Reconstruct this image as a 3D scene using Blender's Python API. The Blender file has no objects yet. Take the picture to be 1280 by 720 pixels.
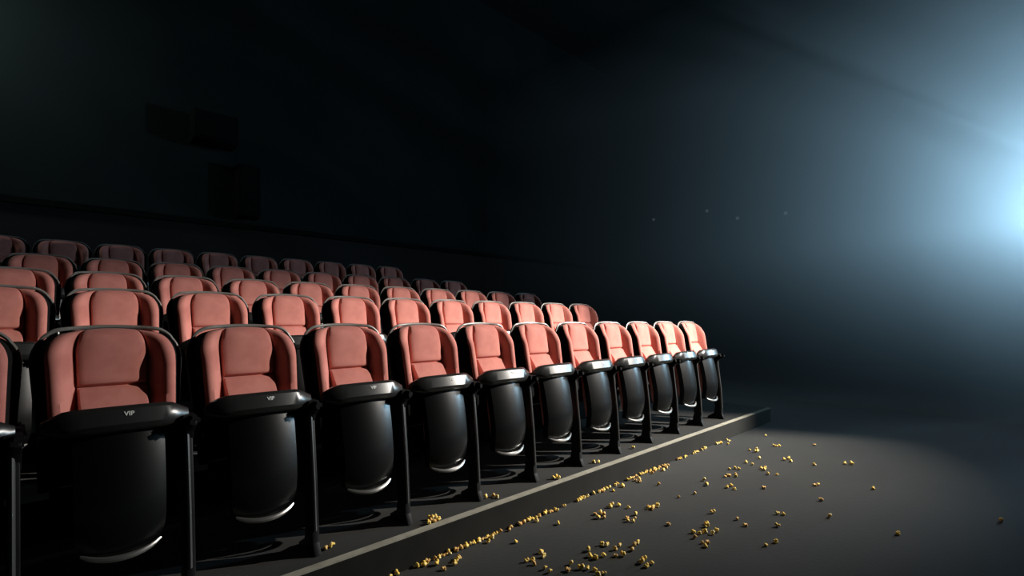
import bpy, bmesh, math, random
from mathutils import Vector, Matrix

random.seed(7)
C = bpy.context.scene.collection
sc = bpy.context.scene

# ------------------------------------------------------------------ camera
# x runs along the seat rows (away from the camera), y runs back through the rows, z is up
TH = math.radians(45.0)
FPX = 640.0
EYE = 1.248
cam_d = bpy.data.cameras.new('camera')
cam = bpy.data.objects.new('camera', cam_d)
C.objects.link(cam)
cam.location = (0, 0, EYE)
cam.rotation_euler = (math.radians(90), 0, TH - math.radians(90))
cam_d.sensor_width = 36.0
cam_d.lens = 36.0 * FPX / 1280.0
cam_d.shift_y = 38.0 / 1280.0
cam_d.clip_end = 200
sc.camera = cam

# ------------------------------------------------------------------ render look
sc.view_settings.view_transform = 'Standard'
sc.view_settings.look = 'None'
sc.view_settings.gamma = 1.0
sc.view_settings.use_curve_mapping = False
sc.view_settings.exposure = 0.0
sc.cycles.use_denoising = True
sc.cycles.max_bounces = 5
sc.cycles.volume_bounces = 0

w = bpy.data.worlds.new('world')
sc.world = w
w.use_nodes = True
w.node_tree.nodes['Background'].inputs[0].default_value = (0, 0, 0, 1)
w.node_tree.nodes['Background'].inputs[1].default_value = 0.0


# ------------------------------------------------------------------ lights
def aim(o, target):
    d = Vector(target) - o.location
    o.rotation_euler = d.to_track_quat('-Z', 'Y').to_euler()


# warm white theatre spotlight high on the right, aimed across the seat block
KEY_POS = (7.2, -0.8, 3.5)
kl = bpy.data.lights.new('spotlight', 'SPOT')
kl.energy = 4700
kl.color = (1.0, 0.93, 0.84)
kl.spot_size = math.radians(79)
kl.spot_blend = 1.0
kl.shadow_soft_size = 0.03
ko = bpy.data.objects.new('spotlight', kl)
C.objects.link(ko)
ko.location = KEY_POS
aim(ko, (4.8, 2.9, 1.15))

# cold blue-white beam lamp at the far right of the hall, seen only through the haze it lights
BEAM_POS = (14.2, -1.9, 3.15)
bl = bpy.data.lights.new('beam_lamp', 'SPOT')
bl.energy = 3500
bl.color = (0.42, 0.74, 1.0)
bl.spot_size = math.radians(140)
bl.spot_blend = 1.0
bl.shadow_soft_size = 0.05
bo = bpy.data.objects.new('beam_lamp', bl)
C.objects.link(bo)
bo.location = BEAM_POS
aim(bo, (5.0, 4.0, 5.6))
bl.use_nodes = True
nt = bl.node_tree
em = nt.nodes['Emission']
tc = nt.nodes.new('ShaderNodeTexCoord')
sx = nt.nodes.new('ShaderNodeSeparateXYZ')
nt.links.new(tc.outputs['Normal'], sx.inputs[0])
at2 = nt.nodes.new('ShaderNodeMath'); at2.operation = 'ARCTAN2'
nt.links.new(sx.outputs['Y'], at2.inputs[0]); nt.links.new(sx.outputs['X'], at2.inputs[1])
nz = nt.nodes.new('ShaderNodeTexNoise'); nz.noise_dimensions = '1D'
nz.inputs['Scale'].default_value = 5.0
nz.inputs['Detail'].default_value = 2.0
nt.links.new(at2.outputs[0], nz.inputs['W'])
mr = nt.nodes.new('ShaderNodeMapRange')
mr.inputs['From Min'].default_value = 0.35; mr.inputs['From Max'].default_value = 0.65
mr.inputs['To Min'].default_value = 0.7; mr.inputs['To Max'].default_value = 1.25
nt.links.new(nz.outputs[0], mr.inputs['Value'])
nt.links.new(mr.outputs[0], em.inputs['Strength'])

# added fill light, out of view, brightening the left of the back wall
hl = bpy.data.lights.new('wall_fill_light', 'AREA')
hl.energy = 30.0
hl.color = (0.85, 1.0, 0.98)
hl.size = 0.6
ho = bpy.data.objects.new('wall_fill_light', hl)
C.objects.link(ho)
ho.location = (-1.2, 8.3, 5.6)
aim(ho, (0.6, 9.4, 2.9))


# ------------------------------------------------------------------ materials
def material(name, base, rough=0.6, metal=0.0, spec=0.5, noise=None, bump=0.0, bump_scale=200, coat=0.0, sheen=0.0):
    m = bpy.data.materials.new(name)
    m.use_nodes = True
    nt = m.node_tree
    b = nt.nodes['Principled BSDF']
    b.inputs['Base Color'].default_value = (*base, 1)
    b.inputs['Roughness'].default_value = rough
    b.inputs['Metallic'].default_value = metal
    b.inputs['Specular IOR Level'].default_value = spec
    b.inputs['Coat Weight'].default_value = coat
    b.inputs['Sheen Weight'].default_value = sheen
    b.inputs['Sheen Roughness'].default_value = 0.4
    t = nt.nodes.new('ShaderNodeTexCoord')
    if noise:
        col2, scale, lo, hi = noise
        n = nt.nodes.new('ShaderNodeTexNoise')
        n.inputs['Scale'].default_value = scale
        n.inputs['Detail'].default_value = 6
        nt.links.new(t.outputs['Object'], n.inputs['Vector'])
        r = nt.nodes.new('ShaderNodeMapRange')
        r.inputs['From Min'].default_value = lo
        r.inputs['From Max'].default_value = hi
        nt.links.new(n.outputs[0], r.inputs['Value'])
        mx = nt.nodes.new('ShaderNodeMix'); mx.data_type = 'RGBA'
        mx.inputs['A'].default_value = (*base, 1)
        mx.inputs['B'].default_value = (*col2, 1)
        nt.links.new(r.outputs[0], mx.inputs['Factor'])
        nt.links.new(mx.outputs['Result'], b.inputs['Base Color'])
    if bump:
        n2 = nt.nodes.new('ShaderNodeTexNoise')
        n2.inputs['Scale'].default_value = bump_scale
        n2.inputs['Detail'].default_value = 4
        nt.links.new(t.outputs['Object'], n2.inputs['Vector'])
        bp = nt.nodes.new('ShaderNodeBump')
        bp.inputs['Strength'].default_value = bump
        bp.inputs['Distance'].default_value = 0.002
        nt.links.new(n2.outputs[0], bp.inputs['Height'])
        nt.links.new(bp.outputs[0], b.inputs['Normal'])
    return m


M = {}
M['fabric'] = material('pink_velour', (0.62, 0.235, 0.195), 0.85, spec=0.2, noise=((0.50, 0.175, 0.145), 9, 0.42, 0.66), bump=0.25, bump_scale=500, sheen=0.08)
M['plastic'] = material('black_plastic', (0.004, 0.004, 0.0045), 0.42, spec=0.5, bump=0.08, bump_scale=300)
M['panel'] = material('charcoal_moulded_plastic', (0.003, 0.0033, 0.0036), 0.27, spec=0.7)
M['rim'] = material('polished_grey_rim', (0.20, 0.19, 0.175), 0.36, spec=0.6)
M['lip'] = material('silver_lip', (0.40, 0.40, 0.39), 0.28, metal=0.85)
M['arm'] = material('armrest_plastic', (0.020, 0.021, 0.021), 0.29, spec=0.75)
M['metal'] = material('black_painted_steel', (0.005, 0.005, 0.006), 0.5, spec=0.25)
M['edge'] = material('lit_post_edge', (0.12, 0.12, 0.12), 0.35, metal=0.6)  # light put into the colour: paler grey for the lit post front
M['white'] = material('white_lettering', (0.75, 0.75, 0.72), 0.5)
M['floor'] = material('dark_concrete', (0.006, 0.006, 0.0045), 0.85, spec=0.05, noise=((0.003, 0.003, 0.0025), 1.7, 0.40, 0.66), bump=0.5, bump_scale=40, sheen=0.25)
M['tier'] = material('tier_carpet', (0.009, 0.009, 0.0075), 0.8, spec=0.1, noise=((0.006, 0.006, 0.005), 6, 0.4, 0.65), bump=0.4, bump_scale=150, sheen=0.13)
M['boxing'] = material('black_side_fabric', (0.008, 0.007, 0.007), 0.9, spec=0.1)
M['matt'] = material('matt_black_moulding', (0.006, 0.006, 0.006), 0.8, spec=0.15)
M['nosing'] = material('pale_nosing', (0.30, 0.29, 0.24), 0.5, noise=((0.22, 0.21, 0.17), 12, 0.4, 0.7))
M['wall'] = material('dark_wall', (0.014, 0.019, 0.0185), 0.9, spec=0.1, noise=((0.011, 0.014, 0.0145), 0.8, 0.4, 0.7))
M['wall_low'] = material('brown_wainscot', (0.022, 0.0195, 0.019), 0.85, spec=0.1)
M['black'] = material('matt_black', (0.004, 0.004, 0.004), 0.9, spec=0.1)
M['pop'] = material('popcorn', (0.85, 0.57, 0.10), 0.6, spec=0.2, noise=((0.95, 0.86, 0.52), 70, 0.45, 0.6))
M['pop2'] = material('toasted_popcorn', (0.55, 0.30, 0.09), 0.6, spec=0.2, noise=((0.88, 0.66, 0.26), 60, 0.45, 0.6))
M['hull'] = material('brown_hull', (0.12, 0.05, 0.02), 0.5)
M['glass'] = material('frosted_lamp_glass', (0.55, 0.60, 0.62), 0.5)
gb = M['glass'].node_tree.nodes['Principled BSDF']
gb.inputs['Emission Color'].default_value = (0.6, 0.75, 0.9, 1)
gb.inputs['Emission Strength'].default_value = 0.12


# ------------------------------------------------------------------ mesh helpers
def link(name, bm, m, parent=None, smooth=True):
    me = bpy.data.meshes.new(name)
    bmesh.ops.recalc_face_normals(bm, faces=bm.faces)
    bm.to_mesh(me)
    bm.free()
    o = bpy.data.objects.new(name, me)
    C.objects.link(o)
    me.materials.append(m)
    if smooth:
        for p in me.polygons:
            p.use_smooth = True
        try:
            me.set_sharp_from_angle(angle=math.radians(40))
        except Exception:
            pass
    if parent:
        o.parent = parent
    return o


def box(bm, x0, x1, y0, y1, z0, z1, bev=0.0, seg=3):
    t = bmesh.new()
    bmesh.ops.create_cube(t, size=1)
    for v in t.verts:
        v.co = Vector(((x0 + x1) / 2 + v.co.x * (x1 - x0), (y0 + y1) / 2 + v.co.y * (y1 - y0), (z0 + z1) / 2 + v.co.z * (z1 - z0)))
    if bev:
        bmesh.ops.bevel(t, geom=t.edges[:], offset=bev, segments=seg, profile=0.6, affect='EDGES')
    me = bpy.data.meshes.new('t'); t.to_mesh(me); t.free()
    bm.from_mesh(me); bpy.data.meshes.remove(me)


def sweep(bm, pts, r, n=8, ends=True):
    """round tube through pts"""
    pts = [Vector(p) for p in pts]
    rings = []
    up = Vector((0, 1, 0))
    for i, p in enumerate(pts):
        d = (pts[min(i + 1, len(pts) - 1)] - pts[max(i - 1, 0)]).normalized()
        a = d.cross(up)
        if a.length < 1e-3:
            a = d.cross(Vector((1, 0, 0)))
        a.normalize()
        b = a.cross(d).normalized()
        rr = r[i] if isinstance(r, (list, tuple)) else r
        rings.append([bm.verts.new(p + a * math.cos(2 * math.pi * k / n) * rr + b * math.sin(2 * math.pi * k / n) * rr) for k in range(n)])
    for i in range(len(rings) - 1):
        for k in range(n):
            bm.faces.new((rings[i][k], rings[i][(k + 1) % n], rings[i + 1][(k + 1) % n], rings[i + 1][k]))
    if ends:
        bm.faces.new(rings[0]); bm.faces.new(rings[-1])


def prism_x(bm, prof, x0, x1, bev=0.0):
    """extrude a (y, z) outline along x"""
    t = bmesh.new()
    a = [t.verts.new((x0, y, z)) for y, z in prof]
    b = [t.verts.new((x1, y, z)) for y, z in prof]
    t.faces.new(a); t.faces.new(b[::-1])
    for i in range(len(prof)):
        j = (i + 1) % len(prof)
        t.faces.new((a[i], a[j], b[j], b[i]))
    bmesh.ops.recalc_face_normals(t, faces=t.faces)
    if bev:
        bmesh.ops.bevel(t, geom=t.edges[:], offset=bev, segments=2, profile=0.5, affect='EDGES')
    me = bpy.data.meshes.new('t'); t.to_mesh(me); t.free()
    bm.from_mesh(me); bpy.data.meshes.remove(me)


def sm(a, b, x):
    t = max(0.0, min(1.0, (x - a) / (b - a)))
    return t * t * (3 - 2 * t)


def structure(o):
    o['kind'] = 'structure'
    return o


def tag(o, label, cat, group=None):
    o['label'] = label
    o['category'] = cat
    if group:
        o['group'] = group
    return o


# ------------------------------------------------------------------ the room
X0, X1, Y0, Y1, ZC = -4.0, 16.0, -4.0, 9.4, 9.0
ROW_Y = [0.0, 1.19, 2.17, 3.37, 4.69]
ROW_H = [0.0, 0.206, 0.373, 0.585, 0.871]
STEP_Y = 2.169
PLAT = 0.162
SEAT_Y = 2.29
BLOCK_END = 6.6


def slab(name, x0, x1, y0, y1, z0, z1, m, bev=0.0):
    bm = bmesh.new()
    box(bm, x0, x1, y0, y1, z0, z1, bev)
    return structure(link(name, bm, m, smooth=False))


slab('floor', X0, X1, Y0, Y1, -0.1, 0.0, M['floor'])
slab('ceiling', X0, X1, Y0, Y1, ZC, ZC + 0.1, M['wall'])
slab('wall_back', X0, X1, Y1, Y1 + 0.1, 0, ZC, M['wall'])
slab('wall_front', X0, X1, Y0 - 0.1, Y0, 0, ZC, M['wall'])
slab('wall_left', X0 - 0.1, X0, Y0, Y1, 0, ZC, M['wall'])
slab('wall_right', X1, X1 + 0.1, Y0, Y1, 0, ZC, M['wall'])
slab('trim_1', X0, X1, Y1 - 0.035, Y1 - 0.0005, 1.0, 2.76, M['wall_low'])     # brown dado below the rail
slab('trim_2', X0, X1, Y1 - 0.09, Y1 - 0.001, 2.76, 2.85, M['black'], 0.008)    # dark dado rail
for k in range(5):
    y0 = STEP_Y + ROW_Y[k]
    y1 = STEP_Y + ROW_Y[k + 1] if k < 4 else Y1
    slab('tier_platform', X0, BLOCK_END, y0, y1, 0.0, PLAT + ROW_H[k], M['tier'])
# pale nosing strip on the edge of the first tier
slab('trim_3', X0, BLOCK_END, STEP_Y - 0.002, STEP_Y + 0.042, PLAT - 0.004, PLAT + 0.003, M['nosing'])

# ------------------------------------------------------------------ the seat
PITCH = 0.498
OLD = 0.57
LEAN = 0.20


def back_outline(hw_top, ztop, z0, r, taper=0.012, crown=0.012, n=14):
    """half width as a function of z, returns list of (z, half_width)"""
    out = []
    nz = 22
    for i in range(nz + 1):
        z = z0 + (ztop - r - z0) * i / nz
        out.append((z, hw_top - taper * (1 - (z - z0) / (ztop - r - z0))))
    for i in range(1, n + 1):
        a = math.pi / 2 * i / n
        out.append((ztop - r + r * math.sin(a), hw_top - r + r * math.cos(a)))
    return out


def plan(s):
    """how far the wings come forward at |s| of the half width"""
    return 0.064 * sm(0.52, 0.80, abs(s))


def cushion_bm():
    bm = bmesh.new()
    Wd, zt, z0, r = 0.248, 0.925, 0.61, 0.085
    prof = back_outline(Wd, zt, z0, r)
    ss = [-1, -0.98, -0.935, -0.9, -0.84, -0.77, -0.7, -0.64, -0.59, -0.56, -0.54, -0.525, -0.51, -0.49, -0.46, -0.4, -0.3, -0.2, -0.1, 0]
    ss = ss + [-s for s in ss[-2::-1]]
    crown = 0.018
    zs_extra = []
    rows_f, rows_b = [], []
    # insert rows around the seam
    seam = 0.735
    prof2 = []
    for z, hw in prof:
        prof2.append((z, hw))
    for dz in (-0.012, -0.007, -0.003, 0, 0.003, 0.007, 0.012):
        z = seam + dz
        hw = Wd - 0.012 * (1 - (z - z0) / (zt - r - z0))
        prof2.append((z, hw))
    prof2.sort()
    for z, hw in prof2:
        rf, rb = [], []
        for s in ss:
            x = s * hw
            zz = z + crown * (1 - s * s) * sm(0.60, 0.92, z)
            base = 0.30 - 0.20 + LEAN * (zz - 0.5) + 0.055      # rear plane of the cushion
            # thickness with rolled edges
            ex = min(1.0, (1 - abs(s)) * hw / 0.035)
            ez = min(1.0, (zt - z) / 0.045)
            roll = math.sqrt(max(0.0, 1 - (1 - ex) ** 2)) * math.sqrt(max(0.0, 1 - (1 - ez) ** 2))
            th = 0.038 + plan(s) * (0.45 + 0.55 * sm(zt, zt - 0.10, z) if False else 1.0) * (0.35 + 0.65 * sm(0.0, 1.0, (zt - z) / 0.12))
            if abs(s) < 0.52:
                th += 0.014 * (1 - (s / 0.52) ** 2) ** 0.5 if z > seam else 0.012
                if z > seam:
                    th += 0.006 * sm(seam, seam + 0.02, z)
                th += 0.045 * sm(seam + 0.005, z0 + 0.03, z) if z < seam else 0
            g = 0.016 * math.exp(-((abs(s) - 0.525) / 0.022) ** 2)
            if abs(s) < 0.53:
                g = max(g, 0.016 * math.exp(-((z - seam) / 0.006) ** 2))
            yf = base - 0.012 - (th - g) * (0.15 + 0.85 * roll)
            rf.append(bm.verts.new((x, yf, zz)))
            rb.append(bm.verts.new((x, base, zz)))
        rows_f.append(rf); rows_b.append(rb)
    n = len(ss)
    for rows in (rows_f, rows_b):
        for i in range(len(rows) - 1):
            for j in range(n - 1):
                f = bm.faces.new((rows[i][j], rows[i][j + 1], rows[i + 1][j + 1], rows[i + 1][j]))
                if rows is rows_f and (j < 2 or j > n - 4):
                    f.material_index = 1
    for i in range(len(rows_f) - 1):
        for j in (0, n - 1):
            bm.faces.new((rows_f[i][j], rows_f[i + 1][j], rows_b[i + 1][j], rows_b[i][j])).material_index = 1
    for i in (0, len(rows_f) - 1):
        for j in range(n - 1):
            bm.faces.new((rows_f[i][j], rows_f[i][j + 1], rows_b[i][j + 1], rows_b[i][j]))
    return bm


def shell_front(s, z):
    return 0.30 - 0.20 + LEAN * (z - 0.5) + 0.052 - 0.018 * abs(s) ** 3


def shell_bm():
    bm = bmesh.new()
    Wd, zt, z0, r = 0.268, 0.945, 0.42, 0.10
    prof = back_outline(Wd, zt - 0.02, z0, r, taper=0.03)
    ss = [-1 + 2 * i / 16 for i in range(17)]
    A, B = [], []
    for z, hw in prof:
        ra, rb = [], []
        for s in ss:
            zz = z + 0.02 * (1 - s * s) * sm(0.6, 0.93, z)
            y = shell_front(s, zz)
            ra.append(bm.verts.new((s * hw, y, zz)))
            rb.append(bm.verts.new((s * hw * 0.99, y + 0.028 + 0.022 * (1 - s * s), zz - 0.004)))
        A.append(ra); B.append(rb)
    n = len(ss)
    for rows in (A, B):
        for i in range(len(rows) - 1):
            for j in range(n - 1):
                bm.faces.new((rows[i][j], rows[i][j + 1], rows[i + 1][j + 1], rows[i + 1][j]))
    for i in range(len(A) - 1):
        for j in (0, n - 1):
            bm.faces.new((A[i][j], A[i + 1][j], B[i + 1][j], B[i][j]))
    for i in (0, len(A) - 1):
        for j in range(n - 1):
            bm.faces.new((A[i][j], A[i][j + 1], B[i][j + 1], B[i][j]))
    return bm


def rim_bm():
    bm = bmesh.new()
    Wd, zt, z0, r = 0.270, 0.948, 0.56, 0.10
    prof = back_outline(Wd, zt - 0.02, z0, r, taper=0.024)
    pts = []
    for z, hw in prof:
        pts.append((-hw, shell_front(1, z) + 0.012, z))
    for i in range(1, 8):
        s = -1 + 2 * i / 8
        hw = prof[-1][1]
        zz = prof[-1][0] + 0.02 * (1 - (s * hw / 0.27) ** 2)
        pts.append((s * hw, shell_front(s, zz) + 0.012, zz))
    zfix = pts[len(prof)][2] - pts[len(prof) - 1][2]
    for z, hw in reversed(prof):
        pts.append((hw, shell_front(1, z) + 0.012, z))
    # blend the crown into the corners so that the bead runs without a step
    out = []
    for x, y, z in pts:
        c = 0.02 * (1 - (x / 0.27) ** 2) * sm(0.75, 0.90, z)
        out.append((x, y, z))
    sweep(bm, [(x, y, (z if abs(x) > prof[-1][1] - 1e-4 and abs(x) > 0.24 else max(z, 0.928 + 0.02 * (1 - (x / 0.27) ** 2)) if abs(x) <= prof[-1][1] + 1e-4 else z + 0.02 * (1 - (x / 0.27) ** 2) * sm(0.82, 0.93, z))) for x, y, z in pts], 0.0070, 8)
    return bm


def seat_panel_bm():
    """the moulded underside of the tipped-up seat, bulging towards the aisle"""
    bm = bmesh.new()
    A, B = [], []
    ss = [-1 + 2 * i / 16 for i in range(17)]
    nz = 24
    for i in range(nz + 1):
        v = i / nz
        z = 0.225 + v * 0.415
        hw = 0.152 + 0.006 * v
        if v < 0.18:
            hw -= 0.020 * (1 - v / 0.18) ** 2
        ra, rb = [], []
        for s in ss:
            y = 0.014 + 0.075 * v ** 1.8 - 0.030 * (1 - s * s) + 0.035 * max(0, 1 - v / 0.4) ** 2
            zz = z - 0.014 * (1 - s * s) * (1 - v)
            ra.append(bm.verts.new((s * hw, y, zz)))
            rb.append(bm.verts.new((s * hw, y + 0.03 if abs(s) < 0.99 else y + 0.045, zz)))
        A.append(ra); B.append(rb)
    n = len(ss)
    for rows in (A, B):
        for i in range(len(rows) - 1):
            for j in range(n - 1):
                bm.faces.new((rows[i][j], rows[i][j + 1], rows[i + 1][j + 1], rows[i + 1][j]))
    for i in range(len(A) - 1):
        for j in (0, n - 1):
            bm.faces.new((A[i][j], A[i + 1][j], B[i + 1][j], B[i][j]))
    for i in (0, len(A) - 1):
        for j in range(n - 1):
            bm.faces.new((A[i][j], A[i][j + 1], B[i][j + 1], B[i][j]))
    return bm


def lip_bm():
    bm = bmesh.new()
    pts = []
    for i in range(13):
        s = -1 + 2 * i / 12
        pts.append((s * 0.135, 0.030 - 0.034 * (1 - s * s), 0.222 - 0.016 * (1 - s * s) + 0.008 * abs(s) ** 4))
    rr = [0.0045 + 0.006 * (1 - (-1 + 2 * i / 12) ** 2) ** 0.5 for i in range(13)]
    sweep(bm, pts, rr, 8)
    return bm


def nose_bm():
    """front edge of the seat, on top when the seat is tipped up"""
    bm = bmesh.new()
    t = bmesh.new()
    prof = [(0.050, 0.600), (0.026, 0.612), (0.016, 0.634), (0.033, 0.680), (0.052, 0.690), (0.085, 0.684), (0.100, 0.66), (0.100, 0.60)]
    nx = 16
    rings = []
    for i in range(nx + 1):
        s = -1 + 2 * i / nx
        x = s * 0.250
        k = 1 - 0.55 * max(0, abs(s) - 0.72) / 0.28
        ring = []
        for y, z in prof:
            cz = 0.64
            ring.append(t.verts.new((x, 0.055 + (y - 0.055) * k + 0.030 * s * s, cz + (z - cz) * k - 0.006 * s * s)))
        rings.append(ring)
    m = len(prof)
    for i in range(nx):
        for k in range(m):
            t.faces.new((rings[i][k], rings[i][(k + 1) % m], rings[i + 1][(k + 1) % m], rings[i + 1][k]))
    t.faces.new(rings[0]); t.faces.new(rings[-1])
    me = bpy.data.meshes.new('t'); t.to_mesh(me); t.free()
    bm.from_mesh(me); bpy.data.meshes.remove(me)
    return bm


def pad_bm():
    bm = bmesh.new()
    prism_x(bm, [(0.080, 0.29), (0.085, 0.27), (0.100, 0.30), (0.135, 0.45), (0.148, 0.60), (0.135, 0.655), (0.102, 0.655), (0.092, 0.45)], -0.125, 0.125, 0.008)
    return bm


def post_bm(x):
    bm = bmesh.new()
    prism_x(bm, [(0.068, 0.595), (0.030, 0.30), (0.010, 0.05), (-0.015, 0.0), (0.165, 0.0), (0.165, 0.016), (0.100, 0.05), (0.085, 0.12), (0.125, 0.30), (0.210, 0.50), (0.215, 0.595)], x - 0.019, x + 0.019, 0.004)
    return bm


def edge_bm(x):
    """pale strip standing for the lit front edge of the post"""
    bm = bmesh.new()
    sweep(bm, [(x - 0.004, 0.066, 0.585), (x - 0.004, 0.028, 0.30), (x - 0.004, 0.0125, 0.10)], 0.010, 8)
    return bm


def bracket_bm(x):
    bm = bmesh.new()
    prism_x(bm, [(0.012, 0.600), (0.050, 0.575), (0.075, 0.520), (0.205, 0.520), (0.290, 0.60), (0.290, 0.615), (0.012, 0.615)], x - 0.023, x + 0.023, 0.004)
    return bm


def arm_bm(x):
    bm = bmesh.new()
    t = bmesh.new()
    bmesh.ops.create_cube(t, size=1)
    for v in t.verts:
        v.co = Vector((x + v.co.x * 0.076, 0.160 + v.co.y * 0.34, 0.618 + v.co.z * 0.036))
    bmesh.ops.bevel(t, geom=[e for e in t.edges if abs(e.verts[0].co.z - e.verts[1].co.z) > 0.01], offset=0.028, segments=6, affect='EDGES')
    bmesh.ops.bevel(t, geom=[e for e in t.edges if abs(e.verts[0].co.z - e.verts[1].co.z) < 0.001 and len(e.link_faces) == 2 and e.calc_face_angle(0) > 0.8], offset=0.011, segments=3, affect='EDGES')
    for v in t.verts:
        v.co.z += 0.006 * (v.co.y - 0.125) / 0.27
    me = bpy.data.meshes.new('t'); t.to_mesh(me); t.free()
    bm.from_mesh(me); bpy.data.meshes.remove(me)
    return bm


def wing_bm():
    """hinge housings carrying the tipped seat between the posts"""
    bm = bmesh.new()
    for s in (-1, 1):
        prism_x(bm, [(0.100, 0.50), (0.115, 0.45), (0.16, 0.42), (0.19, 0.46), (0.185, 0.60), (0.12, 0.60)], s * 0.235 - 0.02, s * 0.235 + 0.02, 0.006)
    box(bm, -0.22, 0.22, 0.125, 0.150, 0.40, 0.43)
    return bm


AX = OLD / 2
SX, SZ = PITCH / OLD, 1.11


PS = 0.035


def fit(bm, dy=0.0, dx=0.0):
    for v in bm.verts:
        v.co = Vector((v.co.x * SX + dx, v.co.y + dy, v.co.z * SZ))
    return bm


BACK = 0.085


def make_seat():
    root = bpy.data.objects.new('cinema_seat', None)
    root.empty_display_size = 0.1
    C.objects.link(root)
    link('back_shell', fit(shell_bm(), BACK), M['plastic'], root)
    cu = link('back_cushion', fit(cushion_bm(), BACK), M['fabric'], root)
    cu.data.materials.append(M['boxing'])          # black side walls of the cushion
    link('back_rim', fit(rim_bm(), BACK), M['rim'], root)['label'] = 'polished grey rim'
    pan = link('seat_pan', fit(seat_panel_bm()), M['panel'], root)
    link('lower_lip', fit(lip_bm()), M['lip'], pan)['label'] = 'silver lower lip'
    link('front_edge', fit(nose_bm()), M['arm'], pan)
    link('seat_cushion', fit(pad_bm()), M['fabric'], root)
    link('hinge_housing', fit(wing_bm()), M['black'], root)
    leg = link('leg', fit(post_bm(AX), 0, -PS), M['metal'], root)
    link('lit_edge_strip', fit(edge_bm(AX), 0, -PS), M['edge'], leg)['label'] = 'pale lit front edge'
    arm = link('armrest', fit(arm_bm(AX), 0, -PS), M['matt'], root)
    link('arm_bracket', fit(bracket_bm(AX), 0, -PS), M['metal'], arm)
    return root


def copy_tree(o, parent=None):
    c = o.copy()
    C.objects.link(c)
    if parent:
        c.parent = parent
    for ch in list(kids[o.name]):
        copy_tree(ch, c)
    return c


seat0 = make_seat()
kids = {}
for o in list(C.objects):
    kids.setdefault(o.name, [])
for o in list(C.objects):
    if o.parent:
        kids[o.parent.name].append(o)

# seat marking, white letters on the tipped-up front edge
tcu = bpy.data.curves.new('seat_marking', 'FONT')
tcu.body = 'VIP'
tcu.size = 0.022
tcu.align_x = 'CENTER'
tcu.align_y = 'CENTER'
tcu.extrude = 0.0006
tcu.offset = 0.0006
to = bpy.data.objects.new('tmp_text', tcu)
C.objects.link(to)
dgx = bpy.context.evaluated_depsgraph_get()
text_mesh = bpy.data.meshes.new_from_object(to.evaluated_get(dgx))
text_mesh.name = 'seat_marking'
text_mesh.materials.clear()
text_mesh.materials.append(M['white'])
bpy.data.objects.remove(to)

ORD = ['leftmost', 'second', 'third', 'fourth', 'fifth', 'sixth', 'seventh', 'eighth', 'ninth', 'tenth', 'eleventh', 'twelfth']
# left edge of the first seat in view and number of seats, row by row
ROWS = [
    (0.066 - PITCH, 12, 'front row'),
    (0.2265 - PITCH, 11, 'second row'),
    (0.310 - PITCH, 11, 'third row'),
    (0.4958 - PITCH, 10, 'fourth row'),
    (0.229 - PITCH, 10, 'back row'),
]
first = True
for r, (t0, n, rname) in enumerate(ROWS):
    for i in range(n):
        o = seat0 if first else copy_tree(seat0)
        first = False
        o.location = (t0 + PITCH * (i + 0.5), SEAT_Y + ROW_Y[r], PLAT + ROW_H[r])
        if i == 0:
            which = 'cut off by the left edge, leftmost in the %s' % rname
        elif i == n - 1:
            which = 'at the far right end of the %s' % rname
        else:
            which = '%s from the left in the %s' % (ORD[i], rname)
        state = 'red tip-up cinema seat, '
        if r == 0 and i in (1, 2):
            state = 'red tip-up seat with white letters, '
        lab = state + which
        tag(o, lab, 'cinema seat', 'red tip-up seats in the ' + rname)
        if r == 0:
            pan = [ch for ch in C.objects if ch.parent == o and ch.name.startswith('seat_pan')][0]
            tm = bpy.data.objects.new('seat_marking', text_mesh)
            C.objects.link(tm)
            tm.parent = pan
            tm.location = (0.020, 0.0262, 0.738)
            tm.rotation_euler = (math.radians(71.6), 0, 0)
            tm['label'] = 'white printed letters'
        if i == 0:
            lg = link('leg', fit(post_bm(-AX), 0, -PS), M['metal'], o)
            link('lit_edge_strip', fit(edge_bm(-AX), 0, -PS), M['edge'], lg)
            ar = link('armrest', fit(arm_bm(-AX), 0, -PS), M['matt'], o)
            link('arm_bracket', fit(bracket_bm(-AX), 0, -PS), M['metal'], ar)

# ------------------------------------------------------------------ loudspeakers on the back wall


def speaker(x, z, wd, ht, dp, tilt, label):
    root = bpy.data.objects.new('loudspeaker', None)
    C.objects.link(root)
    root.location = (x, Y1 - 0.05, z)
    tag(root, label, 'loudspeaker')
    bm = bmesh.new()
    prism_x(bm, [(-dp - 0.1, -ht / 2 + 0.04), (-0.1, -ht / 2), (-0.1, ht / 2), (-dp - 0.1, ht / 2)], -wd / 2, wd / 2, 0.015)
    c = link('cabinet', bm, M['black'], root)
    bm = bmesh.new()
    box(bm, -wd / 2 + 0.03, wd / 2 - 0.03, -dp - 0.112, -dp - 0.099, -ht / 2 + 0.08, ht / 2 - 0.03, 0.005)
    link('grille', bm, M['black'], c)
    bm = bmesh.new()
    box(bm, -0.05, 0.05, -0.13, 0.05, -0.04, 0.04, 0.004)
    box(bm, -0.09, 0.09, 0.02, 0.05, -0.12, 0.12, 0.004)
    link('wall_bracket', bm, M['black'], root)


speaker(2.40, 4.22, 0.62, 0.48, 0.34, 0.2, 'black boxy loudspeaker high on the dark back wall, the upper one')
speaker(2.92, 3.34, 0.34, 0.88, 0.20, 0.1, 'tall narrow black loudspeaker on the dark back wall, lower and further right')

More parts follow.
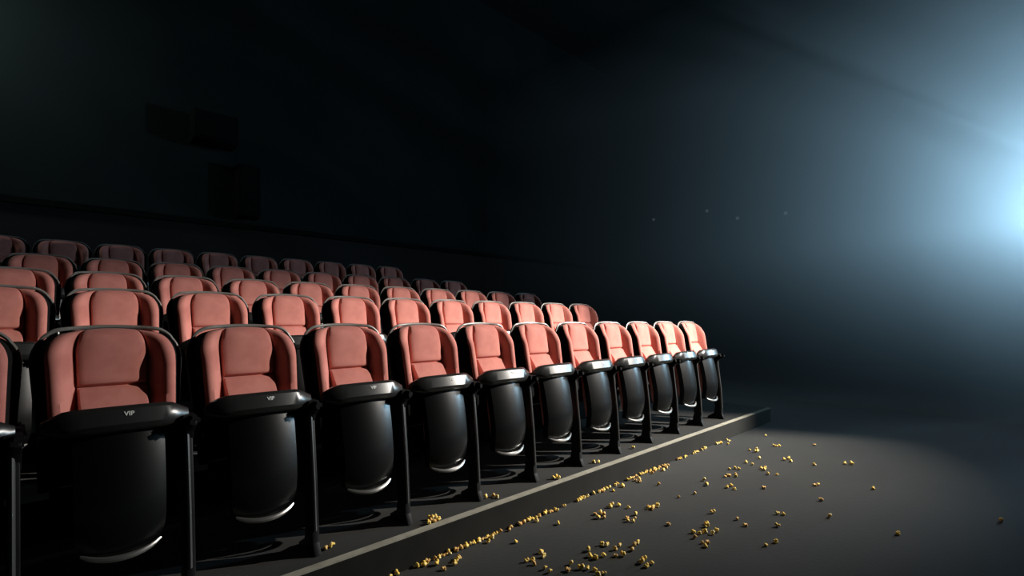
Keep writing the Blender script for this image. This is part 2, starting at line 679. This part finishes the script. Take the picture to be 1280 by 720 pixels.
# ------------------------------------------------------------------ the theatre spotlight itself, hung from the ceiling
kroot = bpy.data.objects.new('theatre_spotlight', None)
C.objects.link(kroot)
tag(kroot, 'black hanging theatre spotlight with a barn door and an added upper door', 'stage light')
Lk = Vector(KEY_POS)
kroot.location = Lk
ax = (Vector((4.8, 2.6, 0.9)) - Lk).normalized()
rot = ax.to_track_quat('-Z', 'Y').to_matrix().to_4x4()
bm = bmesh.new()
sweep(bm, [(0, 0, 0.06), (0, 0, 0.10), (0, 0, 0.34), (0, 0, 0.40)], [0.11, 0.125, 0.125, 0.07], 20)
bmesh.ops.transform(bm, matrix=rot, verts=bm.verts)
link('housing', bm, M['matt'], kroot)
bm = bmesh.new()
sweep(bm, [(0, 0, ZC - Lk.z), (0, 0, 0.32)], 0.02, 10)
link('hanging_pipe', bm, M['matt'], kroot)
UPPER = math.radians(20.5)
# barn door: its edge lies in the plane that ends the light on the seats and on the floor
Av = Vector((5.8, 2.2, 0.0)) - Lk
Bv = Vector((4.8, 3.8, 1.25)) - Lk
nv = Av.cross(Bv).normalized()
mv = (Av.normalized() + Bv.normalized()).normalized()
uv = nv.cross(mv).normalized()
bm = bmesh.new()
box(bm, 0.0, 0.42, -0.34, 0.34, -0.002, 0.002)
T = Matrix((( nv.x, uv.x, mv.x, mv.x * 0.40), (nv.y, uv.y, mv.y, mv.y * 0.40), (nv.z, uv.z, mv.z, mv.z * 0.40), (0, 0, 0, 1)))
bmesh.ops.transform(bm, matrix=T, verts=bm.verts)
link('barn_door', bm, M['matt'], kroot, smooth=False)
# upper barn door, added out of view to fade light towards the back rows
dd = Vector((0, math.cos(UPPER), -math.sin(UPPER)))
nv = Vector((0, math.sin(UPPER), math.cos(UPPER)))
mv = (Vector((-0.60, 0, 0)) + dd * 0.80).normalized()
uv = nv.cross(mv).normalized()
bm = bmesh.new()
box(bm, 0.0, 0.30, -0.30, 0.30, -0.002, 0.002)
T = Matrix(((nv.x, uv.x, mv.x, mv.x * 0.25), (nv.y, uv.y, mv.y, mv.y * 0.25), (nv.z, uv.z, mv.z, mv.z * 0.25), (0, 0, 0, 1)))
bmesh.ops.transform(bm, matrix=T, verts=bm.verts)
link('barn_door', bm, M['matt'], kroot, smooth=False)

broot = bpy.data.objects.new('beam_lantern', None)
C.objects.link(broot)
tag(broot, 'black hanging beam lantern with an added lower hood, source of the blue glow', 'stage light')
Lb = Vector(BEAM_POS)
broot.location = Lb
bm = bmesh.new()
sweep(bm, [(0.10, 0, 0), (0.14, 0, 0), (0.42, 0, 0), (0.50, 0, 0)], [0.14, 0.16, 0.16, 0.08], 20)
link('housing', bm, M['matt'], broot)
bm = bmesh.new()
sweep(bm, [(0.28, 0, ZC - Lb.z), (0.28, 0, 0.1)], 0.02, 10)
link('hanging_pipe', bm, M['matt'], broot)
HOOD = math.radians(25)  # hood added out of view to keep the blue beam off the floor
nv = Vector((math.sin(HOOD), 0, -math.cos(HOOD)))
mv = Vector((-math.cos(HOOD), 0, -math.sin(HOOD)))
bm = bmesh.new()
box(bm, 0.0, 0.35, -0.6, 0.6, -0.002, 0.002)
T = Matrix(((nv.x, 0, mv.x, mv.x * 0.15), (nv.y, 1, mv.y, 0), (nv.z, 0, mv.z, mv.z * 0.15), (0, 0, 0, 1)))
bmesh.ops.transform(bm, matrix=T, verts=bm.verts)
link('hood', bm, M['matt'], broot, smooth=False)

# ------------------------------------------------------------------ small wall lamps on the far wall
LAMPS = [(9.02, 4.63, 'leftmost of the four'), (7.14, 4.65, 'second from the left and highest'), (6.19, 4.29, 'third from the left and faintest'), (4.83, 4.24, 'rightmost and brightest')]
for i, (y, z, lab) in enumerate(LAMPS):
    root = bpy.data.objects.new('wall_lamp', None)
    C.objects.link(root)
    root.location = (X1, y, z)
    tag(root, 'tiny pale wall lamp deep in the blue haze, ' + lab, 'wall lamp', 'tiny wall lamps on the far wall')
    bm = bmesh.new()
    box(bm, -0.03, 0.0, -0.05, 0.05, -0.10, 0.04, 0.006)
    link('back_plate', bm, M['metal'], root)
    bm = bmesh.new()
    bmesh.ops.create_uvsphere(bm, u_segments=16, v_segments=10, radius=0.05, matrix=Matrix.Translation((-0.09, 0, 0.02)))
    link('lamp_globe', bm, M['glass'], root)

# ------------------------------------------------------------------ popcorn


def popcorn_mesh(name, seed, mat, R=0.0125):
    rnd = random.Random(seed)
    lobes = []
    for _ in range(rnd.randint(5, 7)):
        d = Vector((rnd.gauss(0, 1), rnd.gauss(0, 1), rnd.gauss(0, 0.8))).normalized()
        lobes.append((d * rnd.uniform(0.45, 0.85), rnd.uniform(0.42, 0.65)))
    bm = bmesh.new()
    bmesh.ops.create_icosphere(bm, subdivisions=3, radius=1)
    for v in bm.verts:
        d = v.co.normalized()
        best = 0.45
        for c, r in lobes:
            b = d.dot(c)
            disc = b * b - c.length_squared + r * r
            if disc > 0:
                best = max(best, b + math.sqrt(disc))
        best *= 1 + 0.05 * math.sin(17 * d.x + seed) * math.cos(15 * d.y)
        v.co = d * best * R
    zmin = min(v.co.z for v in bm.verts)
    for v in bm.verts:
        v.co.z -= zmin
    me = bpy.data.meshes.new(name)
    bm.to_mesh(me); bm.free()
    me.materials.append(mat)
    for p in me.polygons:
        p.use_smooth = True
    return me


POPS = [popcorn_mesh('popcorn', 10 + i, M['pop'] if i % 4 else M['pop2']) for i in range(7)]


def ground(px, py, h):
    """the point of a level surface h above the floor that the eye meets at this picture position"""
    zc = FPX * (EYE - h) / (py - 398.0)
    xc = (px - 640.0) / FPX * zc
    return Vector((zc * math.cos(TH) + xc * math.sin(TH), zc * math.sin(TH) - xc * math.cos(TH), h))


placed = []


def drop(px, py, n, h, label, group, spread=0.03, size=1.0):
    c = ground(px, py, h)
    for k in range(n):
        for attempt in range(30):
            sp = spread * (1 + attempt * 0.12) * (0.0 if n == 1 and attempt == 0 else 1)
            x = c.x + random.gauss(0, 1) * sp * 1.3
            y = c.y + random.gauss(0, 1) * sp
            if h > 0:
                y = max(y, STEP_Y + 0.055)
            else:
                y = min(y, STEP_Y - 0.018)
            s = random.uniform(0.8, 1.2) * size
            if all((x - a) ** 2 + (y - b) ** 2 > (0.021 * (s + q) / 2) ** 2 or abs(h - hh) > 0.05 for a, b, q, hh in placed):
                break
        placed.append((x, y, s, h))
        o = bpy.data.objects.new('popcorn_kernel', random.choice(POPS))
        C.objects.link(o)
        o.location = (x, y, h)
        o.rotation_euler = (0, 0, random.uniform(0, 6.28))
        o.scale = (s, s, s)
        tag(o, label, 'popcorn', group)


# on the platform, by the feet of the front row
PLATFORM_POP = [(409, 688, 3, 'near the bottom left, by the third leg'), (538, 652, 6, 'in the longest little line on the platform'),
                (619, 622, 3, 'beside the foot below the fifth armrest'), (695, 597, 3, 'beside the foot below the sixth armrest'),
                (746, 579, 2, 'pair just behind the pale nosing strip'), (791, 561, 1, 'lone kernel highest up the platform')]
for px, py, n, d in PLATFORM_POP:
    drop(px, py, n, PLAT, 'popcorn on the platform, ' + d, 'popcorn on the platform: ' + d, 0.018)

FOOT = [(485, 715, 2), (532, 695, 9), (564, 704, 4), (567, 680, 4), (590, 674, 4), (606, 670, 6), (648, 652, 5), (661, 651, 3), (636, 664, 1),
        (675, 645, 1), (693, 637, 5), (719, 624, 5), (747, 615, 4), (756, 611, 3), (775, 607, 4), (788, 599, 8), (802, 592, 6),
        (818, 588, 6), (828, 583, 6), (846, 574, 3), (856, 571, 3), (868, 565, 3), (878, 561, 3), (898, 555, 5), (908, 551, 2)]
for px, py, n in FOOT:
    if px < 630:
        part = 'at the near end of the line'
    elif px < 770:
        part = 'in the thin middle of the line'
    elif px < 835:
        part = 'in the densest stretch of the line'
    else:
        part = 'at the far end of the line'
    drop(px, py, n, 0.0, 'yellow popcorn along the foot of the step, ' + part, 'popcorn ' + part, 0.026)

OPEN = [(698, 656, 1), (747, 645, 5), (759, 635, 2), (776, 634, 2), (794, 652, 5), (815, 636, 6), (823, 607, 1), (835, 657, 1),
        (848, 623, 1), (868, 618, 1), (880, 603, 3), (891, 642, 1), (882, 658, 2), (868, 667, 2), (888, 669, 3), (875, 680, 4),
        (804, 706, 4), (797, 684, 3), (771, 686, 2), (758, 683, 2), (739, 695, 4), (767, 698, 2), (671, 702, 2), (679, 692, 2),
        (676, 707, 2), (687, 716, 1), (713, 706, 1), (721, 713, 2), (745, 714, 4), (644, 679, 1), (912, 594, 5), (914, 612, 3), (955, 611, 1),
        (941, 564, 4), (972, 558, 3), (986, 576, 3), (937, 581, 2), (952, 587, 3), (920, 586, 3), (971, 594, 2), (949, 574, 1),
        (1018, 557, 1), (1018, 582, 1), (1062, 581, 3), (1023, 607, 2), (1026, 626, 1), (1092, 612, 1), (1036, 647, 1), (1123, 669, 1),
        (977, 644, 2), (932, 658, 1), (972, 659, 1), (970, 679, 1), (957, 683, 1), (921, 650, 1), (957, 545, 1), (1251, 652, 1)]
LONE = {(1251, 652): 'lone popcorn kernel in the dark at the far right edge of the floor',
        (1123, 669): 'lone popcorn kernel low on the right of the lit floor',
        (1092, 612): 'lone dark popcorn kernel high on the right of the lit floor',
        (1036, 647): 'single popcorn kernel level with the dark kernels, right of the yellow pair',
        (1062, 581): 'small cluster of pale popcorn, farthest right near the light edge',
        (1018, 557): 'single popcorn kernel at the upper edge of the pool of light',
        (1018, 582): 'single pale popcorn kernel left of the small pale cluster',
        (957, 545): 'single popcorn kernel farthest away, where the lit floor turns dark',
        (1023, 607): 'pair of pale popcorn kernels in the middle right of the lit floor',
        (977, 644): 'yellow popcorn pair alone right of the heaps',
        (875, 680): 'popcorn heap nearest the bottom edge, right of centre',
        (804, 706): 'popcorn heap touching the bottom edge, below the long line',
        (848, 623): 'lone popcorn kernel left of its twin, between the line and the heaps',
        (868, 618): 'lone popcorn kernel right of its twin, between the line and the heaps',
        (698, 656): 'single popcorn kernel nearest the step, just off the line'}
for px, py, n in OPEN:
    if (px, py) in LONE:
        drop(px, py, n, 0.0, LONE[(px, py)], None if n == 1 else 'popcorn heap: ' + LONE[(px, py)], 0.022)
        continue
    if py >= 676 and px < 830:
        part = 'near the bottom edge of the view'
    elif px < 840:
        part = 'loosely scattered beside the middle of the line'
    elif py >= 615 and px < 900:
        part = 'in the small heaps right of centre'
    elif py < 600 and px < 1000:
        part = 'in the brightest patch of light'
    elif px < 1000:
        part = 'widely spaced right of the heaps'
    else:
        part = 'far right, sparse and alone'
    drop(px, py, n, 0.0, 'popcorn on the open floor, ' + part, 'popcorn ' + part, 0.022)

# ------------------------------------------------------------------ haze in the far half of the hall
bm = bmesh.new()
box(bm, 8.3, X1 - 0.3, Y0 + 0.05, Y1 - 0.15, 0.02, 6.7)
hz = link('haze', bm, M['black'], smooth=False)
hm = bpy.data.materials.new('haze')
hm.use_nodes = True
nt = hm.node_tree
for nd in list(nt.nodes):
    if nd.type != 'OUTPUT_MATERIAL':
        nt.nodes.remove(nd)
vs = nt.nodes.new('ShaderNodeVolumeScatter')
vs.inputs['Color'].default_value = (0.9, 0.95, 1.0, 1)
vs.inputs['Density'].default_value = 0.17
vs.inputs['Anisotropy'].default_value = 0.55
nt.links.new(vs.outputs[0], [n for n in nt.nodes if n.type == 'OUTPUT_MATERIAL'][0].inputs['Volume'])
hz.data.materials.clear()
hz.data.materials.append(hm)
hz['kind'] = 'stuff'
tag(hz, 'blue-lit haze filling the far right of the dark hall', 'haze')
